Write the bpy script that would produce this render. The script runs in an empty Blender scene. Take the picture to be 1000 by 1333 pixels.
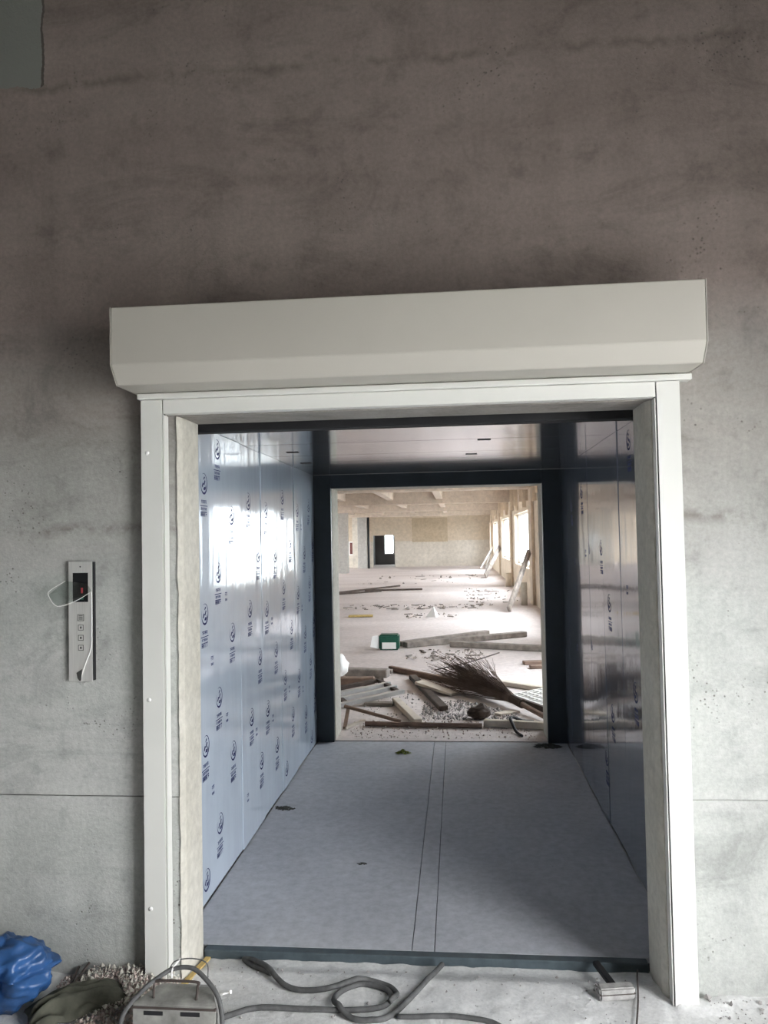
import bpy, bmesh, math, random
from mathutils import Vector, Matrix, noise
R = random.Random(7)
PI = math.pi
scene = bpy.context.scene
col = scene.collection

# ------------------------------------------------------------------ camera
def nrm(v): return Vector(v).normalized()
_D = nrm((0.095, 0.0325, 1.0))
_V = Vector((0.022, 1.0, 0.0)); _V = (_V - _D * _V.dot(_D)).normalized()
_X = _V.cross(_D)
cam_d = bpy.data.cameras.new('camera'); cam = bpy.data.objects.new('camera', cam_d); col.objects.link(cam)
cam_d.sensor_fit = 'HORIZONTAL'; cam_d.sensor_width = 36.0; cam_d.lens = 36.0
cam_d.clip_start = 0.05; cam_d.clip_end = 400
_r = Vector((_X[0], _D[0], -_V[0])); _u = Vector((-_X[1], -_D[1], _V[1])); _b = Vector((-_X[2], -_D[2], _V[2]))
M = Matrix((_r, _u, _b)).transposed().to_4x4(); M.translation = (0, -2.78, 1.6)
cam.matrix_world = M
scene.camera = cam

# ------------------------------------------------------------------ sky and daylight
world = bpy.data.worlds.new('overcast_sky'); scene.world = world; world.use_nodes = True
bg = world.node_tree.nodes['Background']
bg.inputs['Color'].default_value = (0.965, 0.985, 1.0, 1); bg.inputs['Strength'].default_value = 6.0
world.cycles.sampling_method = 'MANUAL' if hasattr(world.cycles, 'sampling_method') else world.cycles.sampling_method
world.cycles.sample_map_resolution = 64
def portal(c, w, h, inward):
    """the daylight of one window or doorway (a Cycles sampling portal for the sky behind it)"""
    l = bpy.data.lights.new('window_daylight', 'AREA'); l.shape = 'RECTANGLE'; l.size = w; l.size_y = h
    l.cycles.is_portal = True
    o = bpy.data.objects.new('window_daylight', l); col.objects.link(o)
    z = -nrm(inward); y = Vector((0, 0, 1)); x = y.cross(z)
    m = Matrix((x, y, z)).transposed().to_4x4(); m.translation = c; o.matrix_world = m
PIERS = [8.5 + 7 * k for k in range(-1, 6)]
BAY = [(PIERS[k] + 1.2, PIERS[k + 1] - 1.2) for k in range(len(PIERS) - 1) if PIERS[k + 1] < 41]
BAY[0] = (4.6, 7.3)
BAY = BAY + [(37.8, 39.0)]  # extra end bay, added only to brighten the far wall
portal((2.42, -2.30, 1.2), 1.9, 2.6, (-1, 0, 0))
for a, b in BAY:
    portal((2.02, (a + b) / 2, 1.5), b - a, 1.5, (-1, 0, 0))

vs = scene.view_settings
scene.display_settings.display_device = 'sRGB'
vs.view_transform = 'Standard'; vs.look = 'None'; vs.exposure = 2.02; vs.gamma = 1.0; vs.use_curve_mapping = False

# ------------------------------------------------------------------ materials
def new_mat(name):
    m = bpy.data.materials.new(name); m.use_nodes = True
    nt = m.node_tree
    return m, nt, nt.nodes['Principled BSDF']
def nd(nt, t, **kw):
    n = nt.nodes.new(t)
    for k, v in kw.items():
        if hasattr(n, k): setattr(n, k, v)
        else: n.inputs[k].default_value = v
    return n
def lk(nt, a, ao, b, bi): nt.links.new(a.outputs[ao], b.inputs[bi])
def c4(c): return (c[0], c[1], c[2], 1)
def coords(nt, scale=(1, 1, 1)):
    tc = nd(nt, 'ShaderNodeTexCoord'); mp = nd(nt, 'ShaderNodeMapping')
    mp.inputs['Scale'].default_value = scale
    lk(nt, tc, 'Object', mp, 'Vector'); return mp
def tex(nt, src, scale, detail=4, rough=0.55, dist=0.0):
    n = nd(nt, 'ShaderNodeTexNoise'); n.inputs['Scale'].default_value = scale; n.inputs['Detail'].default_value = detail
    n.inputs['Roughness'].default_value = rough; n.inputs['Distortion'].default_value = dist
    lk(nt, src, 'Vector', n, 'Vector'); return n
def ramp(nt, src, so, stops):
    r = nd(nt, 'ShaderNodeValToRGB'); e = r.color_ramp.elements
    while len(e) < len(stops): e.new(0.5)
    for i, (p, c) in enumerate(stops):
        e[i].position = p; e[i].color = c4(c) if hasattr(c, '__len__') else (c, c, c, 1)
    lk(nt, src, so, r, 'Fac'); return r
def mix(nt, fac, a, b, mode='MIX'):
    m = nd(nt, 'ShaderNodeMix', data_type='RGBA', blend_type=mode)
    for s, v in ((0, fac), (6, a), (7, b)):
        if isinstance(v, tuple) and len(v) == 2 and not isinstance(v[0], (int, float)): nt.links.new(v[0].outputs[v[1]], m.inputs[s])
        elif hasattr(v, '__len__'): m.inputs[s].default_value = c4(v)
        else: m.inputs[s].default_value = v
    return m
def setbump(nt, p, src, so, strength, dist=0.01):
    b = nd(nt, 'ShaderNodeBump'); b.inputs['Strength'].default_value = strength; b.inputs['Distance'].default_value = dist
    lk(nt, src, so, b, 'Height'); lk(nt, b, 'Normal', p, 'Normal'); return b
def concrete(name, a, b, big=0.8, fine=35, pits=0.25, bump=0.35, rough=0.9, streak=(1, 1, 1)):
    m, nt, p = new_mat(name)
    mp = coords(nt, streak); mp2 = coords(nt)
    n1 = tex(nt, mp, big, 6, 0.6, 0.4); n2 = tex(nt, mp2, fine, 5, 0.7)
    r1 = ramp(nt, n1, 'Fac', [(0.3, a), (0.7, b)])
    r2 = ramp(nt, n2, 'Fac', [(0.3, 0.80), (0.7, 1.08)])
    c = mix(nt, 1.0, (r1, 'Color'), (r2, 'Color'), 'MULTIPLY')
    v = nd(nt, 'ShaderNodeTexVoronoi'); v.inputs['Scale'].default_value = 38; lk(nt, mp2, 'Vector', v, 'Vector')
    mk = tex(nt, mp2, 3.0, 4, 0.6)
    pm = nd(nt, 'ShaderNodeMath', operation='MULTIPLY')
    pr = ramp(nt, v, 'Distance', [(0.10, 1.0), (0.2, 0.0)]); mr = ramp(nt, mk, 'Fac', [(0.56, 0.0), (0.66, 1.0)])
    lk(nt, pr, 'Color', pm, 0); lk(nt, mr, 'Color', pm, 1)
    sc = nd(nt, 'ShaderNodeMath', operation='MULTIPLY'); lk(nt, pm, 'Value', sc, 0); sc.inputs[1].default_value = pits
    c2 = mix(nt, (sc, 'Value'), (c, 2), tuple(x * 0.45 for x in a))
    nt.links.new(c2.outputs[2], p.inputs['Base Color'])
    hs = nd(nt, 'ShaderNodeMath', operation='SUBTRACT'); lk(nt, n2, 'Fac', hs, 0); lk(nt, sc, 'Value', hs, 1)
    setbump(nt, p, hs, 'Value', bump, 0.006)
    p.inputs['Roughness'].default_value = rough; p.inputs['Specular IOR Level'].default_value = 0.25
    return m
def plain(name, c, rough=0.6, metal=0.0, var=0.12, scale=8, bump=0.0, stretch=(1, 1, 1), spec=0.4):
    m, nt, p = new_mat(name)
    mp = coords(nt, stretch); n = tex(nt, mp, scale, 5, 0.6)
    r = ramp(nt, n, 'Fac', [(0.3, tuple(x * (1 - var) for x in c)), (0.7, tuple(min(1, x * (1 + var)) for x in c))])
    nt.links.new(r.outputs['Color'], p.inputs['Base Color'])
    p.inputs['Roughness'].default_value = rough; p.inputs['Metallic'].default_value = metal; p.inputs['Specular IOR Level'].default_value = spec
    if bump: setbump(nt, p, n, 'Fac', bump, 0.004)
    return m
def front_wall_mat():
    """cast concrete in pours: grey green below, browner above with part of the shade painted in, cement patch in one corner"""
    m, nt, p = new_mat('cast_concrete_wall')
    tc = nd(nt, 'ShaderNodeTexCoord'); mp = coords(nt); ms = coords(nt, (0.35, 1, 1.6)); mv = coords(nt, (2.5, 1, 0.5))
    sx = nd(nt, 'ShaderNodeSeparateXYZ'); lk(nt, tc, 'Object', sx, 'Vector')
    n1 = tex(nt, ms, 1.3, 7, 0.62, 0.5); n2 = tex(nt, mp, 60, 5, 0.7); n3 = tex(nt, mp, 7, 5, 0.65); n4 = tex(nt, mv, 2.0, 5, 0.6)
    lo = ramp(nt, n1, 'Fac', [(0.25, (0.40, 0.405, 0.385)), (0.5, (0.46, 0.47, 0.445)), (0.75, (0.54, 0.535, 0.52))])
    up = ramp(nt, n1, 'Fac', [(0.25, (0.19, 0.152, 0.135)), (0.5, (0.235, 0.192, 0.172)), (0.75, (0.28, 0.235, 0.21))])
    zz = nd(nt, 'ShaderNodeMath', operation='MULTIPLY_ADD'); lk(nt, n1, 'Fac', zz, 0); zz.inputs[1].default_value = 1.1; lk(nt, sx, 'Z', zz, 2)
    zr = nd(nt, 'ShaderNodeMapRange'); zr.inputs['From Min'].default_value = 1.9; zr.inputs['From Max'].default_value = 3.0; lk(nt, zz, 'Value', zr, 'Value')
    c = mix(nt, (zr, 'Result'), (lo, 'Color'), (up, 'Color'))  # height blend puts part of the upper shade into the pour colour
    g = ramp(nt, n2, 'Fac', [(0.3, 0.84), (0.7, 1.08)]); c = mix(nt, 1.0, (c, 2), (g, 'Color'), 'MULTIPLY')
    g = ramp(nt, n4, 'Fac', [(0.3, 0.88), (0.7, 1.08)]); c = mix(nt, 1.0, (c, 2), (g, 'Color'), 'MULTIPLY')
    n5 = tex(nt, coords(nt, (0.55, 1, 1.0)), 2.7, 8, 0.72, 1.2)
    g = ramp(nt, n5, 'Fac', [(0.32, 0.70), (0.47, 0.97), (0.55, 1.0), (0.72, 1.10)]); c = mix(nt, 1.0, (c, 2), (g, 'Color'), 'MULTIPLY')
    g = ramp(nt, n3, 'Fac', [(0.28, 0.74), (0.45, 1.0), (1, 1.06)]); c = mix(nt, 1.0, (c, 2), (g, 'Color'), 'MULTIPLY')
    # pour seams: wandering dark stains along the lift lines
    hs = []
    for z0, w, amp, thr in ((3.37, 0.028, 0.16, 0.42), (1.655, 0.035, 0.06, 0.44), (2.98, 0.05, 0.22, 0.56)):
        nn = tex(nt, coords(nt, (1, 1, 0.2)), 1.7 + z0, 5, 0.65)
        a = nd(nt, 'ShaderNodeMath', operation='MULTIPLY_ADD'); lk(nt, nn, 'Fac', a, 0); a.inputs[1].default_value = amp; lk(nt, sx, 'Z', a, 2)
        b = nd(nt, 'ShaderNodeMath', operation='SUBTRACT'); lk(nt, a, 'Value', b, 0); b.inputs[1].default_value = z0 + amp * 0.5
        ab = nd(nt, 'ShaderNodeMath', operation='ABSOLUTE'); lk(nt, b, 'Value', ab, 0)
        mr = nd(nt, 'ShaderNodeMapRange'); mr.inputs['From Min'].default_value = 0; mr.inputs['From Max'].default_value = w; mr.inputs['To Min'].default_value = 1; mr.inputs['To Max'].default_value = 0
        lk(nt, ab, 'Value', mr, 'Value')
        tm = ramp(nt, n3, 'Fac', [(thr, 0.0), (thr + 0.12, 1.0)])
        mm = nd(nt, 'ShaderNodeMath', operation='MULTIPLY'); lk(nt, mr, 'Result', mm, 0); lk(nt, tm, 'Color', mm, 1)
        m2 = nd(nt, 'ShaderNodeMath', operation='MULTIPLY'); lk(nt, mm, 'Value', m2, 0); m2.inputs[1].default_value = 0.6
        c = mix(nt, (m2, 'Value'), (c, 2), (0.11, 0.09, 0.075)); hs.append(m2)
    # cement patch in the upper corner
    xd = nd(nt, 'ShaderNodeMath', operation='MULTIPLY_ADD'); lk(nt, n3, 'Fac', xd, 0); xd.inputs[1].default_value = 0.05; lk(nt, sx, 'X', xd, 2)
    a1 = nd(nt, 'ShaderNodeMath', operation='LESS_THAN'); lk(nt, xd, 'Value', a1, 0); a1.inputs[1].default_value = -1.535
    zd = nd(nt, 'ShaderNodeMath', operation='MULTIPLY_ADD'); lk(nt, n3, 'Fac', zd, 0); zd.inputs[1].default_value = 0.09; lk(nt, sx, 'Z', zd, 2)
    a2 = nd(nt, 'ShaderNodeMath', operation='GREATER_THAN'); lk(nt, zd, 'Value', a2, 0); a2.inputs[1].default_value = 3.42
    am = nd(nt, 'ShaderNodeMath', operation='MULTIPLY'); lk(nt, a1, 'Value', am, 0); lk(nt, a2, 'Value', am, 1)
    c = mix(nt, (am, 'Value'), (c, 2), (0.20, 0.205, 0.185))
    ck = nd(nt, 'ShaderNodeMath', operation='SUBTRACT'); lk(nt, xd, 'Value', ck, 0); ck.inputs[1].default_value = -1.533
    ck2 = nd(nt, 'ShaderNodeMath', operation='ABSOLUTE'); lk(nt, ck, 'Value', ck2, 0)
    ck3 = nd(nt, 'ShaderNodeMath', operation='LESS_THAN'); lk(nt, ck2, 'Value', ck3, 0); ck3.inputs[1].default_value = 0.005
    ck4 = nd(nt, 'ShaderNodeMath', operation='MULTIPLY'); lk(nt, ck3, 'Value', ck4, 0); lk(nt, a2, 'Value', ck4, 1)
    c = mix(nt, (ck4, 'Value'), (c, 2), (0.09, 0.08, 0.07))
    # pits
    v = nd(nt, 'ShaderNodeTexVoronoi'); v.inputs['Scale'].default_value = 55; lk(nt, mp, 'Vector', v, 'Vector')
    pr = ramp(nt, v, 'Distance', [(0.12, 1.0), (0.24, 0.0)]); mk = ramp(nt, tex(nt, mp, 2.6, 5, 0.7), 'Fac', [(0.55, 0.0), (0.63, 1.0)])
    pm = nd(nt, 'ShaderNodeMath', operation='MULTIPLY'); lk(nt, pr, 'Color', pm, 0); lk(nt, mk, 'Color', pm, 1)
    p5 = nd(nt, 'ShaderNodeMath', operation='MULTIPLY'); lk(nt, pm, 'Value', p5, 0); p5.inputs[1].default_value = 0.75
    c = mix(nt, (p5, 'Value'), (c, 2), (0.13, 0.115, 0.105))
    nt.links.new(c.outputs[2], p.inputs['Base Color'])
    h = nd(nt, 'ShaderNodeMath', operation='SUBTRACT'); lk(nt, n2, 'Fac', h, 0); lk(nt, pm, 'Value', h, 1)
    h2 = nd(nt, 'ShaderNodeMath', operation='MULTIPLY_ADD'); lk(nt, n3, 'Fac', h2, 0); h2.inputs[1].default_value = 1.5; lk(nt, h, 'Value', h2, 2)
    setbump(nt, p, h2, 'Value', 0.5, 0.006)
    p.inputs['Roughness'].default_value = 0.88; p.inputs['Specular IOR Level'].default_value = 0.25
    return m
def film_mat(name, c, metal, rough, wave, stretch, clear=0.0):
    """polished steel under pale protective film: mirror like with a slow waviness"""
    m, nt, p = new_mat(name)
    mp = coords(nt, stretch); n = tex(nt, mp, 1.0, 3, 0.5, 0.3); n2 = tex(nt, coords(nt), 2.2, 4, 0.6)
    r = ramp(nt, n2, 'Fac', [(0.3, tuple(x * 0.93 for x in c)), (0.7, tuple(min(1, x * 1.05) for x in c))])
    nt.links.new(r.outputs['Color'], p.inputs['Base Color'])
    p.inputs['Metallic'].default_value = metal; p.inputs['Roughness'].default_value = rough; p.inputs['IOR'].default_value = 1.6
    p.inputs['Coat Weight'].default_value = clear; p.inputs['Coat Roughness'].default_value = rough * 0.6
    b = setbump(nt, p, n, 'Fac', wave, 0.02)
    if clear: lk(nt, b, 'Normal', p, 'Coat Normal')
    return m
def glass_mat(name, tint=(0.95, 0.98, 1.0), g=0.07):
    m = bpy.data.materials.new(name); m.use_nodes = True; nt = m.node_tree; nt.nodes.clear()
    o = nt.nodes.new('ShaderNodeOutputMaterial'); t = nt.nodes.new('ShaderNodeBsdfTransparent'); gl = nt.nodes.new('ShaderNodeBsdfGlossy')
    t.inputs['Color'].default_value = c4(tint); gl.inputs['Roughness'].default_value = 0.03
    x = nt.nodes.new('ShaderNodeMixShader'); x.inputs['Fac'].default_value = g
    nt.links.new(t.outputs[0], x.inputs[1]); nt.links.new(gl.outputs[0], x.inputs[2]); nt.links.new(x.outputs[0], o.inputs[0]); return m

MT = {}
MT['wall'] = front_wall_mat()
MT['room'] = concrete('room_concrete', (0.20, 0.192, 0.18), (0.25, 0.243, 0.23))
MT['floor'] = concrete('dusty_floor', (0.66, 0.655, 0.65), (0.80, 0.795, 0.79), big=2.2, fine=55, pits=0.5, bump=0.6)
MT['shaft'] = concrete('shaft_concrete', (0.16, 0.155, 0.15), (0.22, 0.215, 0.21))
MT['plaster'] = concrete('jamb_plaster', (0.50, 0.475, 0.41), (0.60, 0.575, 0.515), big=2.5, fine=28, pits=0.25, bump=0.4)
MT['hall_floor'] = concrete('hall_floor_screed', (0.60, 0.53, 0.515), (0.74, 0.675, 0.66), big=0.5, fine=14, pits=0.3, bump=0.3, streak=(0.5, 1.6, 1))
MT['hall_wall'] = concrete('hall_wall_render', (0.63, 0.52, 0.40), (0.75, 0.64, 0.51), big=0.5, fine=6, pits=0.2, bump=0.2)
MT['hall_low'] = concrete('hall_wall_pale_render', (0.64, 0.58, 0.50), (0.76, 0.70, 0.62), big=0.6, fine=6, pits=0.15, bump=0.2)
MT['hall_patch'] = concrete('hall_wall_ochre_render', (0.50, 0.40, 0.28), (0.60, 0.49, 0.36), big=0.7, fine=6, pits=0.2, bump=0.2)
MT['hall_ceil'] = concrete('hall_ceiling_concrete', (0.56, 0.465, 0.38), (0.66, 0.56, 0.47), big=0.6, fine=8, pits=0.2, bump=0.2)
MT['column'] = concrete('column_concrete', (0.42, 0.40, 0.37), (0.50, 0.48, 0.45), big=0.8, fine=8, pits=0.2, bump=0.2)
MT['outside'] = concrete('yard_concrete', (0.46, 0.46, 0.44), (0.54, 0.54, 0.52), big=0.3, fine=4)
MT['white_paint'] = plain('white_enamel', (0.66, 0.655, 0.62), 0.38, 0.0, 0.03, 3)
MT['housing'] = plain('grey_white_enamel', (0.43, 0.405, 0.36), 0.42, 0.0, 0.03, 2)
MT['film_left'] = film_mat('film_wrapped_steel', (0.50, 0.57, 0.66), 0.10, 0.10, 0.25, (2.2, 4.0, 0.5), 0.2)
MT['film_right'] = film_mat('film_wrapped_steel_shaded', (0.24, 0.26, 0.31), 0.5, 0.10, 0.2, (2.2, 2.6, 0.8), 0.5)  # same film as the left wall, its shade put into a darker base
MT['ceil_steel'] = film_mat('polished_steel_ceiling', (0.56, 0.555, 0.57), 0.9, 0.12, 0.10, (0.4, 3.0, 1), 0.0)
MT['dark_steel'] = plain('dark_grey_steel', (0.045, 0.055, 0.062), 0.4, 0.3, 0.15, 4)
MT['black'] = plain('black_rubber', (0.012, 0.012, 0.014), 0.7, 0, 0.3, 10)
MT['sill'] = plain('blue_grey_sill_steel', (0.09, 0.115, 0.13), 0.5, 0.4, 0.25, 14)
MT['car_floor'] = concrete('dusty_car_floor', (0.41, 0.42, 0.455), (0.53, 0.54, 0.575), big=1.2, fine=22, pits=0.3, bump=0.15, rough=0.75)
MT['ink'] = plain('blue_print_ink', (0.008, 0.012, 0.075), 0.6, 0, 0.3, 40, spec=0.1)
MT['ink_pale'] = plain('pale_blue_print_ink', (0.02, 0.03, 0.12), 0.6, 0, 0.3, 40, spec=0.1)
MT['steel'] = plain('brushed_steel', (0.80, 0.79, 0.76), 0.42, 0.6, 0.1, 6, 0, (40, 40, 1))
MT['glass'] = glass_mat('window_glass', (0.88, 0.91, 0.93), 0.06)
MT['film_clear'] = glass_mat('clear_peeling_film', (0.93, 0.96, 0.95), 0.14)
MT['display'] = plain('black_display_glass', (0.010, 0.011, 0.012), 0.12, 0, 0.1, 3)
MT['red'] = plain('red_indicator', (0.75, 0.06, 0.09), 0.4, 0, 0.1, 3)
MT['engraved'] = plain('engraved_dark_line', (0.10, 0.10, 0.095), 0.5, 0.3, 0.1, 3)
MT['cable'] = plain('dusty_black_rubber_cable', (0.085, 0.085, 0.085), 0.75, 0, 0.35, 30)
MT['tarp'] = plain('blue_woven_plastic', (0.024, 0.075, 0.20), 0.38, 0, 0.35, 9, 0.5)
MT['sack'] = plain('olive_sacking', (0.085, 0.085, 0.065), 0.95, 0, 0.35, 25, 0.6)
MT['machine'] = plain('worn_grey_metal_case', (0.30, 0.295, 0.275), 0.5, 0.35, 0.35, 16)
MT['rust'] = plain('dark_brown_metal', (0.07, 0.055, 0.05), 0.7, 0.2, 0.3, 20)
MT['yellow'] = plain('yellow_wood', (0.55, 0.40, 0.15), 0.7, 0, 0.2, 20)
MT['hammer'] = plain('cement_crusted_steel', (0.33, 0.32, 0.31), 0.85, 0.1, 0.3, 35, 0.6)
MT['stone_pink'] = plain('pink_brick_rubble', (0.52, 0.43, 0.40), 0.95, 0, 0.45, 9)
MT['stone_grey'] = plain('grey_rubble', (0.33, 0.31, 0.30), 0.95, 0, 0.4, 9)
MT['wood_grey'] = plain('weathered_grey_timber', (0.26, 0.225, 0.20), 0.85, 0, 0.35, 9, 0.4, (1, 1, 1))
MT['wood_dark'] = plain('dark_stained_timber', (0.075, 0.055, 0.045), 0.85, 0, 0.35, 9, 0.4)
MT['wood_pale'] = plain('pale_sawn_timber', (0.62, 0.55, 0.47), 0.8, 0, 0.15, 9, 0.3)
MT['wood_brown'] = plain('brown_timber', (0.22, 0.15, 0.115), 0.85, 0, 0.3, 9, 0.4)
MT['twig'] = plain('dry_twig', (0.15, 0.11, 0.09), 0.9, 0, 0.4, 6)
MT['alu'] = plain('dull_aluminium', (0.62, 0.62, 0.62), 0.4, 0.6, 0.15, 6)
MT['plastic_white'] = plain('white_plastic', (0.80, 0.79, 0.77), 0.5, 0, 0.06, 6)
MT['green'] = plain('dark_green_tin', (0.012, 0.085, 0.055), 0.45, 0, 0.35, 12)
MT['leaf'] = plain('yellow_green_scrap', (0.16, 0.19, 0.03), 0.8, 0, 0.3, 20)
MT['dark_clump'] = plain('dark_grime', (0.05, 0.05, 0.045), 0.95, 0, 0.3, 20)
MT['fire_red'] = plain('dark_red_cabinet', (0.14, 0.045, 0.04), 0.5, 0, 0.2, 6)

# ------------------------------------------------------------------ mesh helpers
class MB:
    def __init__(s): s.v = []; s.f = []
    def add(s, vs, fs):
        o = len(s.v); s.v += [tuple(v) for v in vs]; s.f += [tuple(i + o for i in f) for f in fs]; return s
    def box(s, x0, x1, y0, y1, z0, z1):
        return s.add([(x0, y0, z0), (x1, y0, z0), (x1, y1, z0), (x0, y1, z0), (x0, y0, z1), (x1, y0, z1), (x1, y1, z1), (x0, y1, z1)],
                     [(0, 3, 2, 1), (4, 5, 6, 7), (0, 1, 5, 4), (1, 2, 6, 5), (2, 3, 7, 6), (3, 0, 4, 7)])
    def bar(s, p, q, w, t, up=(0, 0, 1)):
        p, q = Vector(p), Vector(q); d = (q - p).normalized(); u = Vector(up)
        if abs(d.dot(u)) > 0.98: u = Vector((1, 0, 0))
        a = d.cross(u).normalized() * w / 2; b = a.cross(d).normalized() * t / 2
        vs = [e + i * a + j * b for e in (p, q) for i, j in ((-1, -1), (1, -1), (1, 1), (-1, 1))]
        return s.add(vs, [(0, 1, 2, 3), (7, 6, 5, 4), (0, 4, 5, 1), (1, 5, 6, 2), (2, 6, 7, 3), (3, 7, 4, 0)])
    def tube(s, pts, r, n=8, r1=None):
        pts = [Vector(p) for p in pts]; k = len(pts); rings = []
        up = Vector((0, 0, 1)); prev = None
        for i, p in enumerate(pts):
            d = (pts[min(i + 1, k - 1)] - pts[max(i - 1, 0)]).normalized()
            if prev is None:
                a = d.cross(up)
                if a.length < 0.05: a = d.cross(Vector((1, 0, 0)))
            else: a = prev - d * prev.dot(d)
            a.normalize(); prev = a; b = d.cross(a)
            rr = r if r1 is None else r + (r1 - r) * i / (k - 1)
            rings.append([p + (a * math.cos(2 * PI * j / n) + b * math.sin(2 * PI * j / n)) * rr for j in range(n)])
        vs = [v for g in rings for v in g]
        fs = [(i * n + j, i * n + (j + 1) % n, (i + 1) * n + (j + 1) % n, (i + 1) * n + j) for i in range(k - 1) for j in range(n)]
        fs += [tuple(range(n - 1, -1, -1)), tuple(range((k - 1) * n, k * n))]
        return s.add(vs, fs)
    def prism_x(s, prof, x0, x1):
        n = len(prof); vs = [(x0, y, z) for y, z in prof] + [(x1, y, z) for y, z in prof]
        return s.add(vs, [(i, (i + 1) % n, n + (i + 1) % n, n + i) for i in range(n)] + [tuple(range(n - 1, -1, -1)), tuple(range(n, 2 * n))])
    def stone(s, c, r, rnd):
        c = Vector(c); vs = []
        for d in ((1, 0, 0), (-1, 0, 0), (0, 1, 0), (0, -1, 0), (0, 0, 1), (0, 0, -1)):
            vs.append(c + Vector(d) * r * rnd.uniform(0.6, 1.3) + Vector((rnd.uniform(-.3, .3), rnd.uniform(-.3, .3), rnd.uniform(-.2, .2))) * r)
        return s.add(vs, [(0, 2, 4), (2, 1, 4), (1, 3, 4), (3, 0, 4), (2, 0, 5), (1, 2, 5), (3, 1, 5), (0, 3, 5)])
    def build(s, name, mat, parent=None, bevel=0.0, smooth=False, seg=1, loc=None):
        me = bpy.data.meshes.new(name); me.from_pydata(s.v, [], s.f); me.update()
        bm = bmesh.new(); bm.from_mesh(me)
        bmesh.ops.recalc_face_normals(bm, faces=bm.faces)
        if bevel:
            bmesh.ops.bevel(bm, geom=[e for e in bm.edges if len(e.link_faces) == 2 and e.calc_face_angle(0) > 0.5], offset=bevel, segments=seg, affect='EDGES', clamp_overlap=True)
        bm.to_mesh(me); bm.free()
        if smooth:
            for p in me.polygons: p.use_smooth = True
        me.materials.append(MT[mat] if isinstance(mat, str) else mat)
        return link(name, me, parent)
def link(name, me, parent=None):
    o = bpy.data.objects.new(name, me); col.objects.link(o)
    if parent is not None:
        o.parent = parent; o.matrix_parent_inverse = Matrix.Translation(-Vector(parent.location)) if parent.type == 'EMPTY' else Matrix.Identity(4)
    return o
def empty(name, loc=(0, 0, 0)):
    o = bpy.data.objects.new(name, None); o.location = loc; o.empty_display_size = 0.1; col.objects.link(o); return o
def tag(o, label=None, cat=None, group=None, kind=None):
    for k, v in (('label', label), ('category', cat), ('group', group), ('kind', kind)):
        if v: o[k] = v
    return o
def struct(o, label=None): return tag(o, label, None, None, 'structure')
def spline(pts, sub=8):
    P = [Vector(p) for p in pts]; P = [2 * P[0] - P[1]] + P + [2 * P[-1] - P[-2]]; out = []
    for i in range(1, len(P) - 2):
        for k in range(sub):
            t = k / sub; a, b, c, d = P[i - 1:i + 3]
            out.append(0.5 * ((2 * b) + (c - a) * t + (2 * a - 5 * b + 4 * c - d) * t * t + (-a + 3 * b - 3 * c + d) * t ** 3))
    out.append(P[-2]); return out

# ------------------------------------------------------------------ front room shell
OX0, OX1, OZ = -1.035, 0.687, 2.07          # opening in the concrete wall
wf = struct(empty('wall_front', (0, 0, 0)), 'cast concrete wall pierced by the elevator opening')
JZ = 0.662
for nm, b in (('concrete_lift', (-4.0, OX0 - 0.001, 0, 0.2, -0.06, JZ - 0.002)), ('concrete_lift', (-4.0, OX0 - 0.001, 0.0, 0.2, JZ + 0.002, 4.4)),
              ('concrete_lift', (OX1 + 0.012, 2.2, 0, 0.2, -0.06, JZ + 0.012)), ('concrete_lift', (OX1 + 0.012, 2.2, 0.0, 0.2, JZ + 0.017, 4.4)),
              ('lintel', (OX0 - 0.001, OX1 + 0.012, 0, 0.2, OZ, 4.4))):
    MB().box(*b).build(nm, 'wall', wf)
MB().box(-4.0, OX0 - 0.03, 0.05, 0.19, JZ - 0.02, JZ + 0.02).build('joint_filler', 'black', wf)
MB().box(OX1 + 0.03, 2.2, 0.005, 0.19, JZ, JZ + 0.03).build('joint_filler', 'wall', wf)
# plaster linings of the two reveals, with a ragged leading edge
def reveal(name, x0, x1, ledge, seed, lab):
    rnd = random.Random(seed); mb = MB(); n = 90; vs = []; fs = []
    for i in range(n + 1):
        z = -0.05 + (OZ + 0.05) * i / n
        e = 0.0 + 0.007 * (noise.noise((z * 9, seed, 0)) + 0.6 * noise.noise((z * 31, seed, 3))); l = ledge + 0.006 * noise.noise((z * 17, seed, 9))
        xa = x0 - (0.012 + l) if x1 > x0 else x0 + (0.012 + l)
        vs += [(xa, -0.004 + e * 0.3, z), (x0 + e * 0.5, -0.006 + e * 0.4, z), (x1, 0.03, z), (x1, 0.205, z), (x0 - (0.012 if x1 > x0 else -0.012), 0.205, z), (xa, 0.02, z)]
    for i in range(n):
        for j in range(6): fs.append((i * 6 + j, i * 6 + (j + 1) % 6, i * 6 + 6 + (j + 1) % 6, i * 6 + 6 + j))
    fs += [tuple(range(6)), tuple(range(n * 6, n * 6 + 6))]
    return struct(mb.add(vs, fs).build(name, 'plaster'), lab)
reveal('trim_1', OX0 - 0.000, OX0 + 0.010, -0.011, 2, 'pale plaster lining of the sunlit reveal')
reveal('trim_2', OX1 + 0.002, OX1 - 0.010, 0.012, 5, 'pale plaster lining of the shaded reveal')
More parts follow.
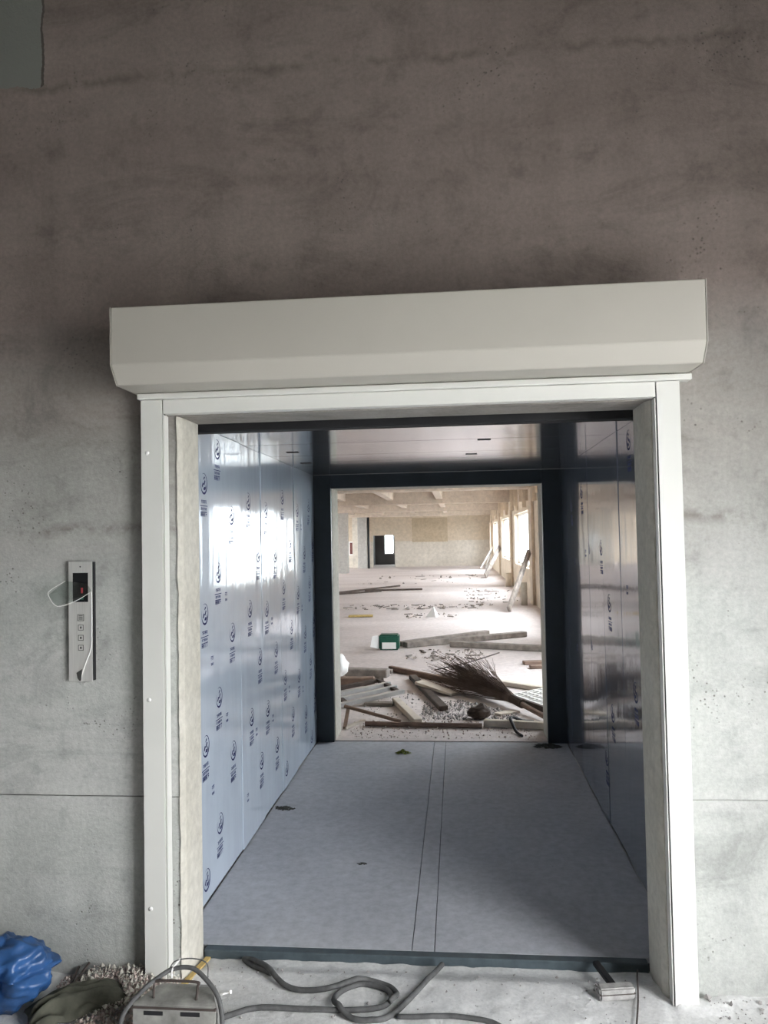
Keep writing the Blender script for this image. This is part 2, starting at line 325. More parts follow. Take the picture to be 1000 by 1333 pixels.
# floor: fine grid near the opening
def grid_axis(segs):
    out = []
    for a, b, st in segs:
        n = max(1, round((b - a) / st)); out += [a + (b - a) * i / n for i in range(n)]
    return out + [segs[-1][1]]
gx = grid_axis([(-4, -2, 0.25), (-2, 1.3, 0.014), (1.3, 2.4, 0.25)]); gy = grid_axis([(-8.4, -0.8, 0.3), (-0.8, 0.205, 0.014)])
def floor_z(x, y):
    f = max(0, min(1, (y + 1.0) / 0.3))
    z = 0.006 * noise.noise((x * 3, y * 3, 0)) + 0.004 * noise.noise((x * 11, y * 11, 4)) + 0.003 * noise.noise((x * 30, y * 30, 8))
    dip = max(0, min(1, (y - 0.05) / 0.12)); dip = dip * dip * (3 - 2 * dip)
    z -= dip * (0.030 + 0.006 * noise.noise((x * 9, 2, 2)))
    w = max(0, 1 - abs(y) / 0.10) if (x < OX0 - 0.02 or x > OX1 + 0.02) else 0
    z += 0.018 * w * (0.8 + noise.noise((x * 8, y * 8, 1)))
    return z * f
mb = MB(); nx = len(gx)
mb.add([(x, y, floor_z(x, y)) for y in gy for x in gx], [(j * nx + i, j * nx + i + 1, (j + 1) * nx + i + 1, (j + 1) * nx + i) for j in range(len(gy) - 1) for i in range(nx - 1)])
struct(mb.build('floor', 'floor', smooth=True), 'dusty concrete floor in front of the elevator')
struct(MB().box(-4.2, 2.4, -8.6, 0.2, 4.4, 4.6).build('ceiling', 'room'), 'concrete ceiling slab')
struct(MB().box(-4.2, -4.0, -8.6, 0.2, -0.1, 4.4).build('wall_left', 'room'), 'concrete side wall')
struct(MB().box(-4.0, 2.2, -8.6, -8.4, -0.1, 4.4).build('wall_back', 'room'), 'concrete rear wall')
wr = struct(empty('wall_right'), 'concrete side wall with a loading doorway')
for b in ((2.2, 2.4, -8.6, -3.25, -0.1, 4.4), (2.2, 2.4, -1.35, 0.0, -0.1, 4.4), (2.2, 2.4, -3.25, -1.35, 2.5, 4.4)): MB().box(*b).build('wall_pier', 'room', wr)
struct(MB().add([(-90, -90, -0.25), (90, -90, -0.25), (90, 110, -0.25), (-90, 110, -0.25)], [(0, 1, 2, 3)]).build('ground', 'outside'), 'concrete yard outside')

# ------------------------------------------------------------------ elevator shaft and car
sh = struct(empty('wall_shaft'), 'dark concrete elevator shaft')
for b in ((-1.6, -1.4, 0.2, 3.34, -0.6, 4.4), (1.1, 1.3, 0.2, 3.34, -0.6, 4.4), (-1.4, 1.1, 0.2, 3.34, 4.3, 4.5), (-1.4, 1.1, 0.2, 3.34, -0.8, -0.6)): MB().box(*b).build('shaft_slab', 'shaft', sh)
CX0, CX1, CY0, CY1, CZ = -1.135, 0.808, 0.25, 3.27, 2.115
car = tag(empty('elevator_car', (-0.16, 1.7, -0.02)), 'freight elevator car lined with steel sheets under printed protective film', 'elevator')
SEAMS = [CY0, 1.156, 1.612, 2.074, 2.525, 2.985, CY1]
# printed marks on the protective film: flat ink, one shared mesh per mark
LS = 0.046
def logo_mesh():
    def pt(u, v): return (0.0, u * LS, v * LS)
    mb = MB(); n = 26; vs = []; fs = []
    for i in range(n + 1):
        a = math.radians(-205 + 320 * i / n); w = 0.03 + 0.24 * max(0.0, math.sin(PI * i / n)) ** 1.4 * (0.45 + 0.55 * (1 - i / n))
        vs += [pt(math.cos(a), math.sin(a) * 1.05), pt(math.cos(a) * (1 - w), math.sin(a) * (1 - w) * 1.05)]
    for i in range(n): fs.append((2 * i, 2 * i + 1, 2 * i + 3, 2 * i + 2))
    mb.add(vs, fs)
    for poly in (((-.62, -.25), (-.35, .14), (-.08, .0), (.22, .40), (.44, .30), (.12, -.14), (-.15, -.04), (-.42, -.40)),
                 ((-.2, -.55), (.05, -.28), (.42, -.32), (.55, -.02), (.64, -.32), (.35, -.64)), ((-.18, .40), (.02, .70), (.36, .72), (.12, .48))):
        mb.add([pt(*q) for q in poly], [tuple(range(len(poly)))])
    me = bpy.data.meshes.new('film_logo'); me.from_pydata(mb.v, [], mb.f); me.materials.append(MT['ink']); return me
def lettering_mesh(rows, seed):
    rnd = random.Random(seed); mb = MB()
    def rect(u0, u1, v0, v1): mb.add([(0.0, u * LS, v * LS) for u, v in ((u0, v0), (u1, v0), (u1, v1), (u0, v1))], [(0, 1, 2, 3)])
    for v, h, nn, w in rows:
        if nn == 0: rect(-w, w, v - h, v + h); continue
        for k in range(nn):
            u = -w + 2 * w * (k + 0.5) / nn; g = w / nn * 0.82
            rect(u - g, u + g, v + h * 0.55, v + h); rect(u - g * 0.2, u + g * 0.26, v - h, v + h)
            if rnd.random() < 0.7: rect(u - g, u + g, v - h * 0.28, v + h * 0.08)
            if rnd.random() < 0.6: rect(u - g, u - g * 0.5, v - h, v + h * 0.6)
            if rnd.random() < 0.6: rect(u + g * 0.5, u + g, v - h, v + h * 0.4)
    me = bpy.data.meshes.new('film_lettering'); me.from_pydata(mb.v, [], mb.f); me.materials.append(MT['ink_pale']); return me
LOGO = logo_mesh()
BLOCK = [lettering_mesh(((-1.55, 0.17, 4, 0.8), (-1.95, 0.04, 0, 1.1), (-2.25, 0.13, 5, 0.85), (-2.75, 0.24, 5, 0.95)), q) for q in (1, 2)]
SMALL = lettering_mesh(((0.0, 0.2, 3, 0.4), (-0.6, 0.13, 3, 0.4)), 5)
def mark(name, me, panel, X, y, z, sc=1.0):
    t1, t2, yc = panel_tilt
    o = link(name, me, panel); o.location = (X + t1 * (y - yc) + t2 * (z - 1.0), y, z); o.rotation_euler = (0, math.atan(t2), -math.atan(t1)); o.scale = (1, sc, sc); return o
def print_marks(panel, X, y0, y1, sgn, seed, dens, cols):
    rnd = random.Random(seed); xx = X + sgn * 0.0008
    for y, z in cols:
        if not (y0 + 0.02 < y < y1 - 0.02): continue
        while z < CZ - 0.06:
            clip = min(1.0, (y1 - y) / LS, (y - y0) / LS)
            if z > 0.06 and rnd.random() < dens:
                mark('film_logo', LOGO, panel, xx, y, z, max(0.55, clip))
                if z > 0.2 and clip >= 0.9: mark('film_lettering', BLOCK[rnd.randrange(2)], panel, xx, y - 0.004, z - 0.01)
            if 0.15 < z + 0.29 < CZ - 0.1 and rnd.random() < 0.45 * dens and y0 + 0.13 < y < y1 - 0.03:
                mark('film_lettering', SMALL, panel, xx, y - 0.10, z + 0.20)
            z += 0.587
COLS = [(0.40, 0.555), (0.59, 0.10), (0.785, -0.31), (1.005, 0.555), (1.345, 0.055), (1.545, 0.35), (1.715, 0.02), (1.935, 0.335), (2.17, 0.12), (2.39, 0.42), (2.62, 0.05), (2.85, 0.33), (3.05, 0.10), (3.2, 0.40)]
TILT = [[(0.004, 0.003), (-0.006, -0.004), (0.005, 0.002), (-0.004, -0.003), (0.006, 0.003), (0.0, 0.0)], [(0.002, 0.001), (-0.002, -0.002), (0.003, 0.001), (-0.002, 0.0), (0.001, 0.0), (0, 0)]]
for side in (0, 1):
    X = CX0 if side == 0 else CX1; sgn = 1 if side == 0 else -1
    for k in range(len(SEAMS) - 1):
        a, b = SEAMS[k] + 0.0012, SEAMS[k + 1] - 0.0012
        x0, x1 = (X - 0.03, X) if side == 0 else (X, X + 0.03)
        pb = MB().box(x0, x1, a, b, 0.004, CZ); t1, t2 = TILT[side][k]
        pb.v = [(x + t1 * (y - (a + b) / 2) + t2 * (z - 1.0), y, z) for x, y, z in pb.v]
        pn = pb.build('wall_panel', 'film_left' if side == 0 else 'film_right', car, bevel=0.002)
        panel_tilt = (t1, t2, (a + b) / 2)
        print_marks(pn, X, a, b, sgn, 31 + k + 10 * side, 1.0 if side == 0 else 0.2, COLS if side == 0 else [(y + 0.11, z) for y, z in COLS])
    xb = CX0 - 0.06 if side == 0 else CX1 + 0.03
    MB().box(xb, xb + 0.03, CY0, CY1, -0.02, CZ + 0.03).build('wall_backing', 'dark_steel', car)
# ceiling sheets, three across the depth, with small slots
cs = [CY0 + 0.07, 1.28, 1.86, 2.56, CY1]
for k in range(4):
    cp = MB().box(CX0 - 0.03, CX1 + 0.03, cs[k] + 0.003, cs[k + 1] - 0.003, CZ, CZ + 0.02).build('ceiling_panel', 'ceil_steel', car)
for x, y in ((0.155, 1.32), (0.10, 2.02), (-0.48, 0.62), (0.18, 0.68), (-0.95, 1.65), (-1.0, 2.3)):
    MB().box(x - 0.035, x + 0.035, y - 0.02, y + 0.02, CZ - 0.002, CZ + 0.001).build('ceiling_slot', 'black', car)
# floor plates: two wide plates and a narrow strip between seams
for a, b in ((CX0 + 0.001, -0.2115), (-0.2085, -0.1235), (-0.1205, CX1 - 0.001)):
    MB().box(a, b, CY0, CY1 + 0.03, -0.02, 0.0).build('floor_plate', 'car_floor', car, bevel=0.0015)
MB().box(CX0, CX1, CY0, CY1 + 0.03, -0.05, -0.022).build('floor_frame', 'black', car)
MB().box(OX0 + 0.012, OX1 - 0.012, 0.206, 0.248, -0.05, 0.001).build('sill', 'sill', car, bevel=0.003)
MB().box(CX0 - 0.03, CX1 + 0.03, CY0, CY0 + 0.065, 2.045, 2.16).build('car_header', 'black', car, bevel=0.004)
# steel posts and header of the rear entrance
FX0, FX1, FZ = -0.998, 0.665, 2.005
MB().box(CX0 - 0.03, FX0, CY1 + 0.005, CY1 + 0.05, 0, CZ).build('entrance_post', 'dark_steel', car, bevel=0.003)
MB().box(FX1, CX1 + 0.03, CY1 + 0.005, CY1 + 0.05, 0, CZ).build('entrance_post', 'dark_steel', car, bevel=0.003)
MB().box(FX0, FX1, CY1 + 0.005, CY1 + 0.05, FZ, CZ).build('entrance_header', 'dark_steel', car, bevel=0.003)

# ------------------------------------------------------------------ far hall
HX0, HX1, HY0, HY1, HZ, BZ = -12.0, 1.78, 3.34, 40.0, 3.2, 2.70
wn = struct(empty('wall_near'), 'hall side of the elevator wall')
for b in ((-12.2, FX0, HY0, HY0 + 0.3, -0.1, 3.4), (FX1 + 0.004, 2.1, HY0, HY0 + 0.3, -0.1, 3.4), (FX0, FX1 + 0.004, HY0, HY0 + 0.3, FZ + 0.004, 3.4)): MB().box(*b).build('wall_section', 'plaster', wn)
struct(MB().box(-12.2, 2.1, HY0, 44.4, -0.12, -0.002).build('floor_hall', 'hall_floor'), 'pale dusty screed of the unfinished hall')
struct(MB().box(-12.2, 2.1, HY0, 44.4, HZ, HZ + 0.2).build('ceiling_hall', 'hall_ceil'), 'beamed concrete ceiling of the hall')
for k, y in enumerate(PIERS[1:]):
    struct(MB().box(HX0, HX1, y - 0.18, y + 0.18, BZ, HZ).build('trim_%d' % (3 + k), 'hall_ceil', bevel=0.01), 'concrete ceiling beam spanning the hall')
for k, x in enumerate((-0.55, -2.15, -3.75, -5.3, -7.2, -9.2)):
    struct(MB().box(x - 0.11, x + 0.11, HY0 + 0.3, HY1, BZ + 0.14, HZ).build('trim_%d' % (10 + k), 'hall_ceil', bevel=0.01), 'concrete joist running along the hall')
# right wall: bays with windows, piers and small upper openings
hr = struct(empty('wall_hall_right'), 'window wall of the hall')
WZ0, WZ1, UZ0, UZ1 = 0.76, 2.25, 2.60, 3.0
prev = HY0
def wallbox(a, b, z0, z1, m='hall_wall'): MB().box(HX1, HX1 + 0.25, a, b, z0, z1).build('wall_section', m, hr)
for a, b in BAY:
    if a > prev: wallbox(prev, a, -0.1, 3.4)
    wallbox(a, b, -0.1, WZ0); wallbox(a, b, WZ1, 3.4)
    prev = b
wallbox(prev, HY1, -0.1, 3.4)
for y in PIERS[1:]:
    MB().box(HX1 - 0.07, HX1, y - 0.3, y + 0.3, -0.05, BZ + 0.02).build('pilaster', 'hall_wall', hr, bevel=0.01)
for y in PIERS[1:]:
    for dy in (-2.6, -1.7, -0.9, 0.9, 1.7, 2.6):
        if HY0 + 0.4 < y + dy < HY1: MB().box(HX1 - 0.10, HX1, y + dy - 0.06, y + dy + 0.06, 2.42 + 0.1 * math.sin(dy * 3), HZ).build('ceiling_bracket', 'hall_wall', hr)
wi = 0
def window(axis, c, a, b, z0, z1, nm, label, mat='plastic_white'):
    """frame, mullions and panes of a window in the plane axis = c"""
    global wi; wi += 1
    w = struct(empty('window_%d' % wi), label)
    def bx(u0, u1, v0, v1, t0, t1): return (t0, t1, u0, u1, v0, v1) if axis == 0 else (u0, u1, t0, t1, v0, v1)
    f = MB()
    for q in ((a, a + 0.06, z0, z1), (b - 0.06, b, z0, z1), (a, b, z0, z0 + 0.06), (a, b, z1 - 0.06, z1)): f.box(*bx(*q, c - 0.04, c + 0.04))
    f.build('window_frame', mat, w)
    for k in range(1, nm):
        u = a + (b - a) * k / nm; MB().box(*bx(u - 0.07, u + 0.07, z0 + .06, z1 - .06, c - 0.04, c + 0.04)).build('mullion', mat, w)
    for k in range(nm):
        u0 = a + (b - a) * k / nm; u1 = a + (b - a) * (k + 1) / nm
        MB().box(*bx(u0 + 0.04, u1 - 0.04, z0 + .06, z1 - .06, c - 0.004, c + 0.004)).build('pane', 'glass', w)
    return w
for a, b in BAY: window(0, HX1 + 0.16, a, b, WZ0, WZ1, 5 if b - a > 3 else 3, 'aluminium window in the hall side wall (endmost one added for light)')
# left wall, mostly hidden
hl = struct(empty('wall_hall_left'), 'far side wall of the hall')
LB = [(22.5, 29.5), (31.5, 39.7)]; prev = HY0
for a, b in LB:
    for q in ((prev, a, -0.1, 3.4), (a, b, -0.1, 0.4), (a, b, 2.8, 3.4)): MB().box(HX0 - 0.2, HX0, q[0], q[1], q[2], q[3]).build('wall_section', 'hall_wall', hl)
    prev = b
    window(0, HX0 - 0.1, a, b, 0.4, 2.8, 4, 'wide window in the opposite hall wall')
    portal((HX0 - 0.25, (a + b) / 2, 1.6), b - a, 2.4, (1, 0, 0))
MB().box(HX0 - 0.2, HX0, prev, HY1, -0.1, 3.4).build('wall_section', 'hall_wall', hl)
# end wall with a doorway, a tall window and a patch of ochre render
we = struct(empty('wall_far'), 'rendered end wall of the hall')
DX0, DX1, DZ = -4.70, -3.47, 1.76; TX0, TX1 = -6.75, -6.40
def endbox(x0, x1, z0, z1, m, y0=0.0): MB().box(x0, x1, HY1 - y0, HY1 + 0.3, z0, z1).build('wall_section', m, we)
LZ = 1.42
endbox(DX1, 2.1, -0.1, LZ, 'hall_low'); endbox(DX1, 2.1, LZ, 3.4, 'hall_wall')
endbox(DX0, DX1, DZ, 3.4, 'hall_wall')
endbox(TX1, DX0, -0.1, LZ, 'hall_low'); endbox(TX1, DX0, LZ, 3.4, 'hall_wall')
endbox(TX0, TX1, 2.95, 3.4, 'hall_wall'); endbox(TX0, TX1, -0.1, 0.05, 'hall_wall'); endbox(-12.2, TX0, -0.1, 3.4, 'hall_wall')
MB().box(-2.49, -0.51, HY1 - 0.012, HY1 + 0.01, 1.36, 2.70).build('render_patch', 'hall_patch', we)
window(1, HY1 + 0.2, TX0, TX1, 0.05, 2.95, 2, 'tall bright window beyond the columns')
br = struct(empty('wall_back_room'), 'small room beyond the end doorway')
for b in ((-5.2, -5.0, HY1 + .3, 44.2, -.1, 3.4), (-2.6, -2.4, HY1 + .3, 44.2, -.1, 3.4), (-5.0, -4.45, 44, 44.2, -.1, 3.4), (-3.2, -2.6, 44, 44.2, -.1, 3.4), (-4.45, -3.2, 44, 44.2, -.1, .62), (-4.45, -3.2, 44, 44.2, 1.9, 3.4)):
    MB().box(*b).build('wall_section', 'shaft', br)
window(1, 44.1, -4.45, -3.2, 0.62, 1.9, 2, 'bright window of the small room beyond the doorway')
# columns
for nm, x, y, w, d in (('hall_column', -5.33, 33.0, 0.46, 0.46), ('hall_column', -5.06, 38.4, 0.50, 0.5), ('hall_column', -5.52, 39.6, 0.5, 0.4)):
    o = MB().box(x - w / 2, x + w / 2, y - d / 2, y + d / 2, -0.01, BZ + 0.16).build(nm, 'column' if y != 39.6 else 'hall_low', bevel=0.015)
    struct(o, {33.0: 'square concrete column standing free in the hall', 38.4: 'square concrete column beside the dark downpipe', 39.6: 'pale pilaster against the end wall'}[y])
tag(MB().tube([(-4.74, 38.3, 0), (-4.74, 38.3, 2.8)], 0.055, 10).build('downpipe', 'dark_steel', smooth=True), 'dark vertical downpipe beside the concrete column', 'pipe')
fb = tag(empty('fire_cabinet', (-5.95, HY1 - 0.1, 0.7)), 'white framed dark red cabinet on the end wall', 'cabinet')
MB().box(-6.06, -5.72, HY1 - 0.10, HY1 - 0.001, 0.68, 1.46).build('cabinet_body', 'plastic_white', fb, bevel=0.01)
MB().box(-5.98, -5.76, HY1 - 0.115, HY1 - 0.10, 0.75, 1.39).build('cabinet_door', 'fire_red', fb)

# ------------------------------------------------------------------ roller shutter over the opening
rs = tag(empty('roller_shutter', (-0.18, -0.05, 0)), 'off-white roller shutter housing with guide rails framing the opening', 'roller shutter')
SX0, SX1 = -1.177, 0.815
prof = [(-0.25, 2.415), (-0.25, 2.215), (-0.203, 2.152), (-0.04, 2.152), (-0.003, 2.152), (-0.003, 2.415)]
MB().prism_x(prof, SX0 + 0.002, SX1 - 0.002).build('housing', 'housing', rs, bevel=0.003)
for a, b in ((SX0 - 0.001, SX0 + 0.0018), (SX1 - 0.0018, SX1 + 0.001)): MB().prism_x([(y * 1.004, z) for y, z in prof], a, b).build('end_cap', 'housing', rs)
MB().box(SX0 + 0.012, SX1 + 0.004, -0.062, -0.003, 2.128, 2.150).build('housing_lip', 'white_paint', rs, bevel=0.003)
MB().box(-1.070, 0.697, -0.050, -0.004, 2.074, 2.127).build('header_board', 'white_paint', rs, bevel=0.002)
for a, b, s in ((-1.153, -1.074, 1), (0.701, 0.778, -1)):
    g = MB(); ib = b if s == 1 else a
    g.box(a, b, -0.052, -0.046, 0.0, 2.126)                          # face
    ob = a if s == 1 else b
    g.box(min(ob, ob + s * .004), max(ob, ob + s * .004), -0.046, -0.003, 0.0, 2.126)
    g.box(min(ib, ib - s * .004), max(ib, ib - s * .004), -0.046, -0.030, 0.0, 2.126)   # slot between the lips
    g.box(min(ib, ib - s * .004), max(ib, ib - s * .004), -0.016, -0.003, 0.0, 2.126)
    g.box(min(ib - s * .03, ib - s * .034), max(ib - s * .03, ib - s * .034), -0.046, -0.003, 0.0, 2.126)
    gr = g.build('guide_rail', 'white_paint', rs)
    MB().box(min(ib, ib + s * .0015), max(ib, ib + s * .0015), -0.029, -0.017, 0.002, 2.12).build('slot_seal', 'black', gr)
    MB().box(min(ib + s * .003, ib + s * .007), max(ib + s * .003, ib + s * .007), -0.046, -0.004, 0.0, 2.07).build('edge_strip', 'white_paint', gr)
    if s == 1:
        for z in (1.93, 1.027, 0.278):
            q = MB(); n = 14; c = (-1.130, z)
            for rr, yy in ((0.008, -0.0525), (0.007, -0.0555), (0.003, -0.0565)): q.v += [(c[0] + rr * math.cos(2 * PI * i / n), yy, c[1] + rr * math.sin(2 * PI * i / n)) for i in range(n)]
            q.f = [(r * n + i, r * n + (i + 1) % n, r * n + n + (i + 1) % n, r * n + n + i) for r in range(2) for i in range(n)] + [tuple(range(2 * n, 3 * n))]
            q.build('screw_head', 'plastic_white', gr, smooth=True)

# ------------------------------------------------------------------ call panel
cp = tag(empty('call_panel', (-1.408, 0, 1.088)), 'brushed steel elevator call panel with a column of square buttons', 'call panel')
MB().box(-1.442, -1.3565, -0.014, 0.0, 1.092, 1.532).build('back_box', 'black', cp)
px0, px1, pz0, pz1 = -1.454, -1.362, 1.088, 1.535; hx0, hx1, hz0, hz1 = -1.439, -1.378, 1.383, 1.492
f = MB(); y0, y1 = -0.0165, -0.0135
for q in ((px0, hx0, pz0, pz1), (hx1, px1, pz0, pz1), (hx0, hx1, pz0, hz0), (hx0, hx1, hz1, pz1)): f.box(q[0], q[1], y0, y1, q[2], q[3])
fp = f.build('faceplate', 'steel', cp)
MB().box(hx0, hx1, -0.0148, -0.0135, hz0, hz1).build('display', 'display', cp)
MB().box(-1.406, -1.399, -0.0155, -0.0147, 1.416, 1.436).build('indicator', 'red', cp)
MB().box(-1.408, -1.397, -0.0155, -0.0147, 1.392, 1.398).build('indicator', 'green', cp)
MB().tube([(-1.408, -0.0165, 1.515), (-1.408, -0.0175, 1.515)], 0.003, 10).build('screw', 'engraved', cp)
for k, z in enumerate((1.325, 1.288, 1.250, 1.213)):
    s = 0.0125 if k == 0 else 0.0105; q = MB(); xx = -1.407
    for e in ((xx - s, xx + s, z + s - .002, z + s), (xx - s, xx + s, z - s, z - s + .002), (xx - s, xx - s + .002, z - s, z + s), (xx + s - .002, xx + s, z - s, z + s)): q.box(e[0], e[1], -0.0172, -0.0164, e[2], e[3])
    bt = q.build('button', 'engraved', cp)
    g = MB()
    if k == 0:
        for j in range(3): g.box(xx - s * .6, xx + s * .6, -0.0174, -0.0164, z - .007 + j * .006, z - .004 + j * .006)
    else: g.box(xx - .003, xx + .003, -0.0174, -0.0164, z - .004, z + .004)
    g.build('button_mark', 'engraved', bt)
# peeling clear film
def sheet(name, pts, mat, parent, t=0.0006):
    n = len(pts); a = [Vector(p) for p in pts]; b = [p + Vector((0, t, 0)) for p in a]
    return MB().add(a + b, [tuple(range(n)), tuple(range(2 * n - 1, n - 1, -1))] + [(i, n + i, n + (i + 1) % n, (i + 1) % n) for i in range(n)]).build(name, mat, parent)
fl = sheet('peeled_film', [(-1.459, -0.030, 1.463), (-1.512, -0.055, 1.413), (-1.476, -0.060, 1.372), (-1.42, -0.030, 1.388), (-1.364, -0.018, 1.422), (-1.38, -0.019, 1.452)], 'film_clear', cp)
MB().tube(spline([(-1.459, -0.030, 1.463), (-1.505, -0.05, 1.432), (-1.512, -0.055, 1.413), (-1.476, -0.060, 1.372), (-1.42, -0.030, 1.388), (-1.364, -0.018, 1.422)], 5), 0.0011, 6).build('film_edge', 'plastic_white', fl)
MB().tube(spline([(-1.364, -0.0175, 1.42), (-1.3635, -0.0175, 1.30), (-1.366, -0.018, 1.215), (-1.385, -0.019, 1.165), (-1.400, -0.0195, 1.125), (-1.408, -0.019, 1.092)], 5), 0.0016, 6).build('film_edge', 'plastic_white', fl)
sheet('film_fold', [(-1.424, -0.0185, 1.120), (-1.400, -0.022, 1.135), (-1.404, -0.022, 1.092), (-1.412, -0.019, 1.090), (-1.420, -0.0185, 1.10)], 'engraved', fl)

# ------------------------------------------------------------------ things on the front floor
def fz(x, y): return floor_z(x, y)
# welding-machine-like case with vents, handle and cable over it
mc = tag(empty('machine_case', (-0.90, -0.42, 0)), 'worn grey metal machine case with two vent slots and wire handle', 'machine')
b = MB(); X0, X1, YF, YB, ZS, ZT = -1.043, -0.776, -0.418, -0.30, 0.160, 0.172
prof3 = [(YF, 0.004), (YF, ZS), (YF + 0.010, ZS + .006), (YB - 0.03, ZT), (YB, ZT - .01), (YB, 0.004)]
n = 6; inset = [0, 0, 0.004, 0.05, 0.05, 0.0]
b.add([(X0 + i, y, z) for (y, z), i in zip(prof3, inset)] + [(X1 - i * 0.7, y, z) for (y, z), i in zip(prof3, inset)], [(i, (i + 1) % n, n + (i + 1) % n, n + i) for i in range(n)] + [tuple(range(n - 1, -1, -1)), tuple(range(n, 2 * n))])
body = b.build('case_body', 'machine', mc, bevel=0.004, seg=2)
for x in (-1.005, -0.887): MB().box(x, x + 0.062, YF - 0.0015, YF + 0.004, 0.130, 0.143).build('vent_slot', 'black', body, bevel=0.001)
MB().box(X0 - .002, X1 + .002, YF - 0.003, YF + 0.006, ZS - 0.010, ZS - 0.004).build('seam_flange', 'rust', body)
MB().tube(spline([(-0.845, -0.392, 0.165), (-0.841, -0.388, 0.205), (-0.848, -0.385, 0.217), (-0.973, -0.385, 0.217), (-0.982, -0.388, 0.205), (-0.984, -0.39, 0.165)], 5), 0.0042, 8).build('handle', 'rust', mc, smooth=True)
cbl = tag(MB().tube(spline([(-1.080, -0.470, 0.010), (-1.074, -0.452, 0.075), (-1.060, -0.437, 0.145), (-1.012, -0.405, 0.198), (-0.960, -0.366, 0.228), (-0.925, -0.352, 0.239), (-0.868, -0.352, 0.240), (-0.815, -0.372, 0.214), (-0.776, -0.392, 0.180), (-0.758, -0.408, 0.130), (-0.751, -0.428, 0.06), (-0.749, -0.45, 0.010)], 7), 0.0072, 10).build('coiled_cable', 'cable', smooth=True), 'black cable arched over the grey metal machine case', 'cable')
tag(MB().tube(spline([(-0.945, -0.355, 0.238), (-0.928, -0.345, 0.258), (-0.878, -0.335, 0.262), (-0.828, -0.34, 0.252), (-0.815, -0.366, 0.222)], 6), 0.002, 6).build('wire_strand', 'cable', cbl), 'thin grey wire')
tag(MB().tube(spline([(-0.914, -0.340, 0.264), (-0.926, -0.345, 0.250), (-0.934, -0.362, 0.237), (-0.928, -0.378, 0.222)], 4), 0.003, 6).build('tie', 'plastic_white', cbl), 'white cable tie')
# cables on the floor
LAID = []
def floor_cable(pts, r, label):
    sp = spline([(x, y, 0) for x, y in pts], 9); zs = []; own = []
    for i, p in enumerate(sp):
        z = floor_z(p.x, p.y) + r * 0.95
        for q, rq in LAID + own[:max(0, i - 14)]:
            d2 = (p.x - q.x) ** 2 + (p.y - q.y) ** 2; w = (r + rq) * 0.98
            if d2 < w * w: z = max(z, q.z + math.sqrt(w * w - d2))
        zs.append(z); own.append((Vector((p.x, p.y, z)), r))
    for _ in range(40):                                      # a stiff cable eases up to a crossing
        zs = [max(z, 0.5 * (zs[max(0, i - 1)] + zs[min(len(zs) - 1, i + 1)]) - 0.0001) for i, z in enumerate(zs)]
    out = [Vector((p.x, p.y, z)) for p, z in zip(sp, zs)]; LAID.extend((q, r) for q in out)
    return tag(MB().tube(out, r, 10).build('floor_cable', 'cable', smooth=True), label, 'cable')
floor_cable([(-0.86, -0.27), (-0.80, -0.205), (-0.70, -0.158), (-0.54, -0.161), (-0.36, -0.149), (-0.285, -0.12), (-0.262, -0.07), (-0.292, -0.022), (-0.362, 0.0), (-0.43, -0.035), (-0.458, -0.10), (-0.425, -0.165), (-0.37, -0.20), (-0.30, -0.20), (-0.241, -0.15), (-0.158, 0.01), (-0.09, 0.17)], 0.0095, 'dark rubber cable looped in a ring on the dusty floor')
floor_cable([(-0.715, 0.04), (-0.79, 0.11), (-0.856, 0.185), (-0.82, 0.16), (-0.75, 0.075), (-0.643, -0.034), (-0.535, -0.05), (-0.428, -0.022), (-0.365, 0.018), (-0.288, 0.0), (-0.244, -0.055), (-0.262, -0.115)], 0.0095, 'dark rubber cable bent back on itself at the elevator sill')
floor_cable([(-0.232, -0.171), (-0.124, -0.167), (-0.048, -0.158), (0.078, -0.185), (0.16, -0.26)], 0.0085, 'dusty grey cable end trailing off the cable ring')
# hammer and rod
hm = tag(empty('hammer', (0.51, 0.03, 0)), 'short cement-crusted hammer lying near the elevator sill', 'hammer')
h0 = 0.026; d = nrm((0.125, 0.021, 0)); c = Vector((0.512, -0.012, 0.022)); up = Vector((0, 0, 1)); s_ = up.cross(d)
MB().bar(c - d * 0.062, c + d * 0.062, 0.040, 0.042).build('hammer_head', 'hammer', hm, bevel=0.005, seg=2)
MB().bar(c - d * 0.0625, c + d * 0.0625, 0.043, 0.003).build('head_groove', 'rust', hm)
MB().bar(c + d * 0.004 + s_ * 0.018, Vector((0.478, 0.185, 0.012)), 0.026, 0.018).build('handle', 'black', hm, bevel=0.004)
tag(MB().tube(spline([(0.613, 0.115, 0.028), (0.604, 0.075, 0.022), (0.598, 0.045, 0.009), (0.582, -0.03, 0.008), (0.550, -0.153, 0.007), (0.515, -0.27, 0.007)], 5), 0.003, 8).build('steel_rod', 'rust', smooth=True), 'thin dark steel rod running past the hammer head', 'rod')
bo = tag(empty('bolt', (-0.845, -0.09, 0)), 'shiny bolt on the floor beside the machine case', 'bolt')
MB().tube([(-0.872, -0.106, 0.012), (-0.832, -0.082, 0.012)], 0.0045, 8).build('bolt_shank', 'steel', bo, smooth=True)
MB().tube([(-0.834, -0.083, 0.012), (-0.828, -0.0795, 0.012)], 0.0095, 6).build('bolt_head', 'steel', bo)
tag(MB().bar((-1.020, -0.080, 0.010), (-0.998, 0.182, -0.016), 0.022, 0.010).build('wooden_stick', 'yellow', bevel=0.002), 'yellow wooden stick lying along the plaster reveal', 'stick')
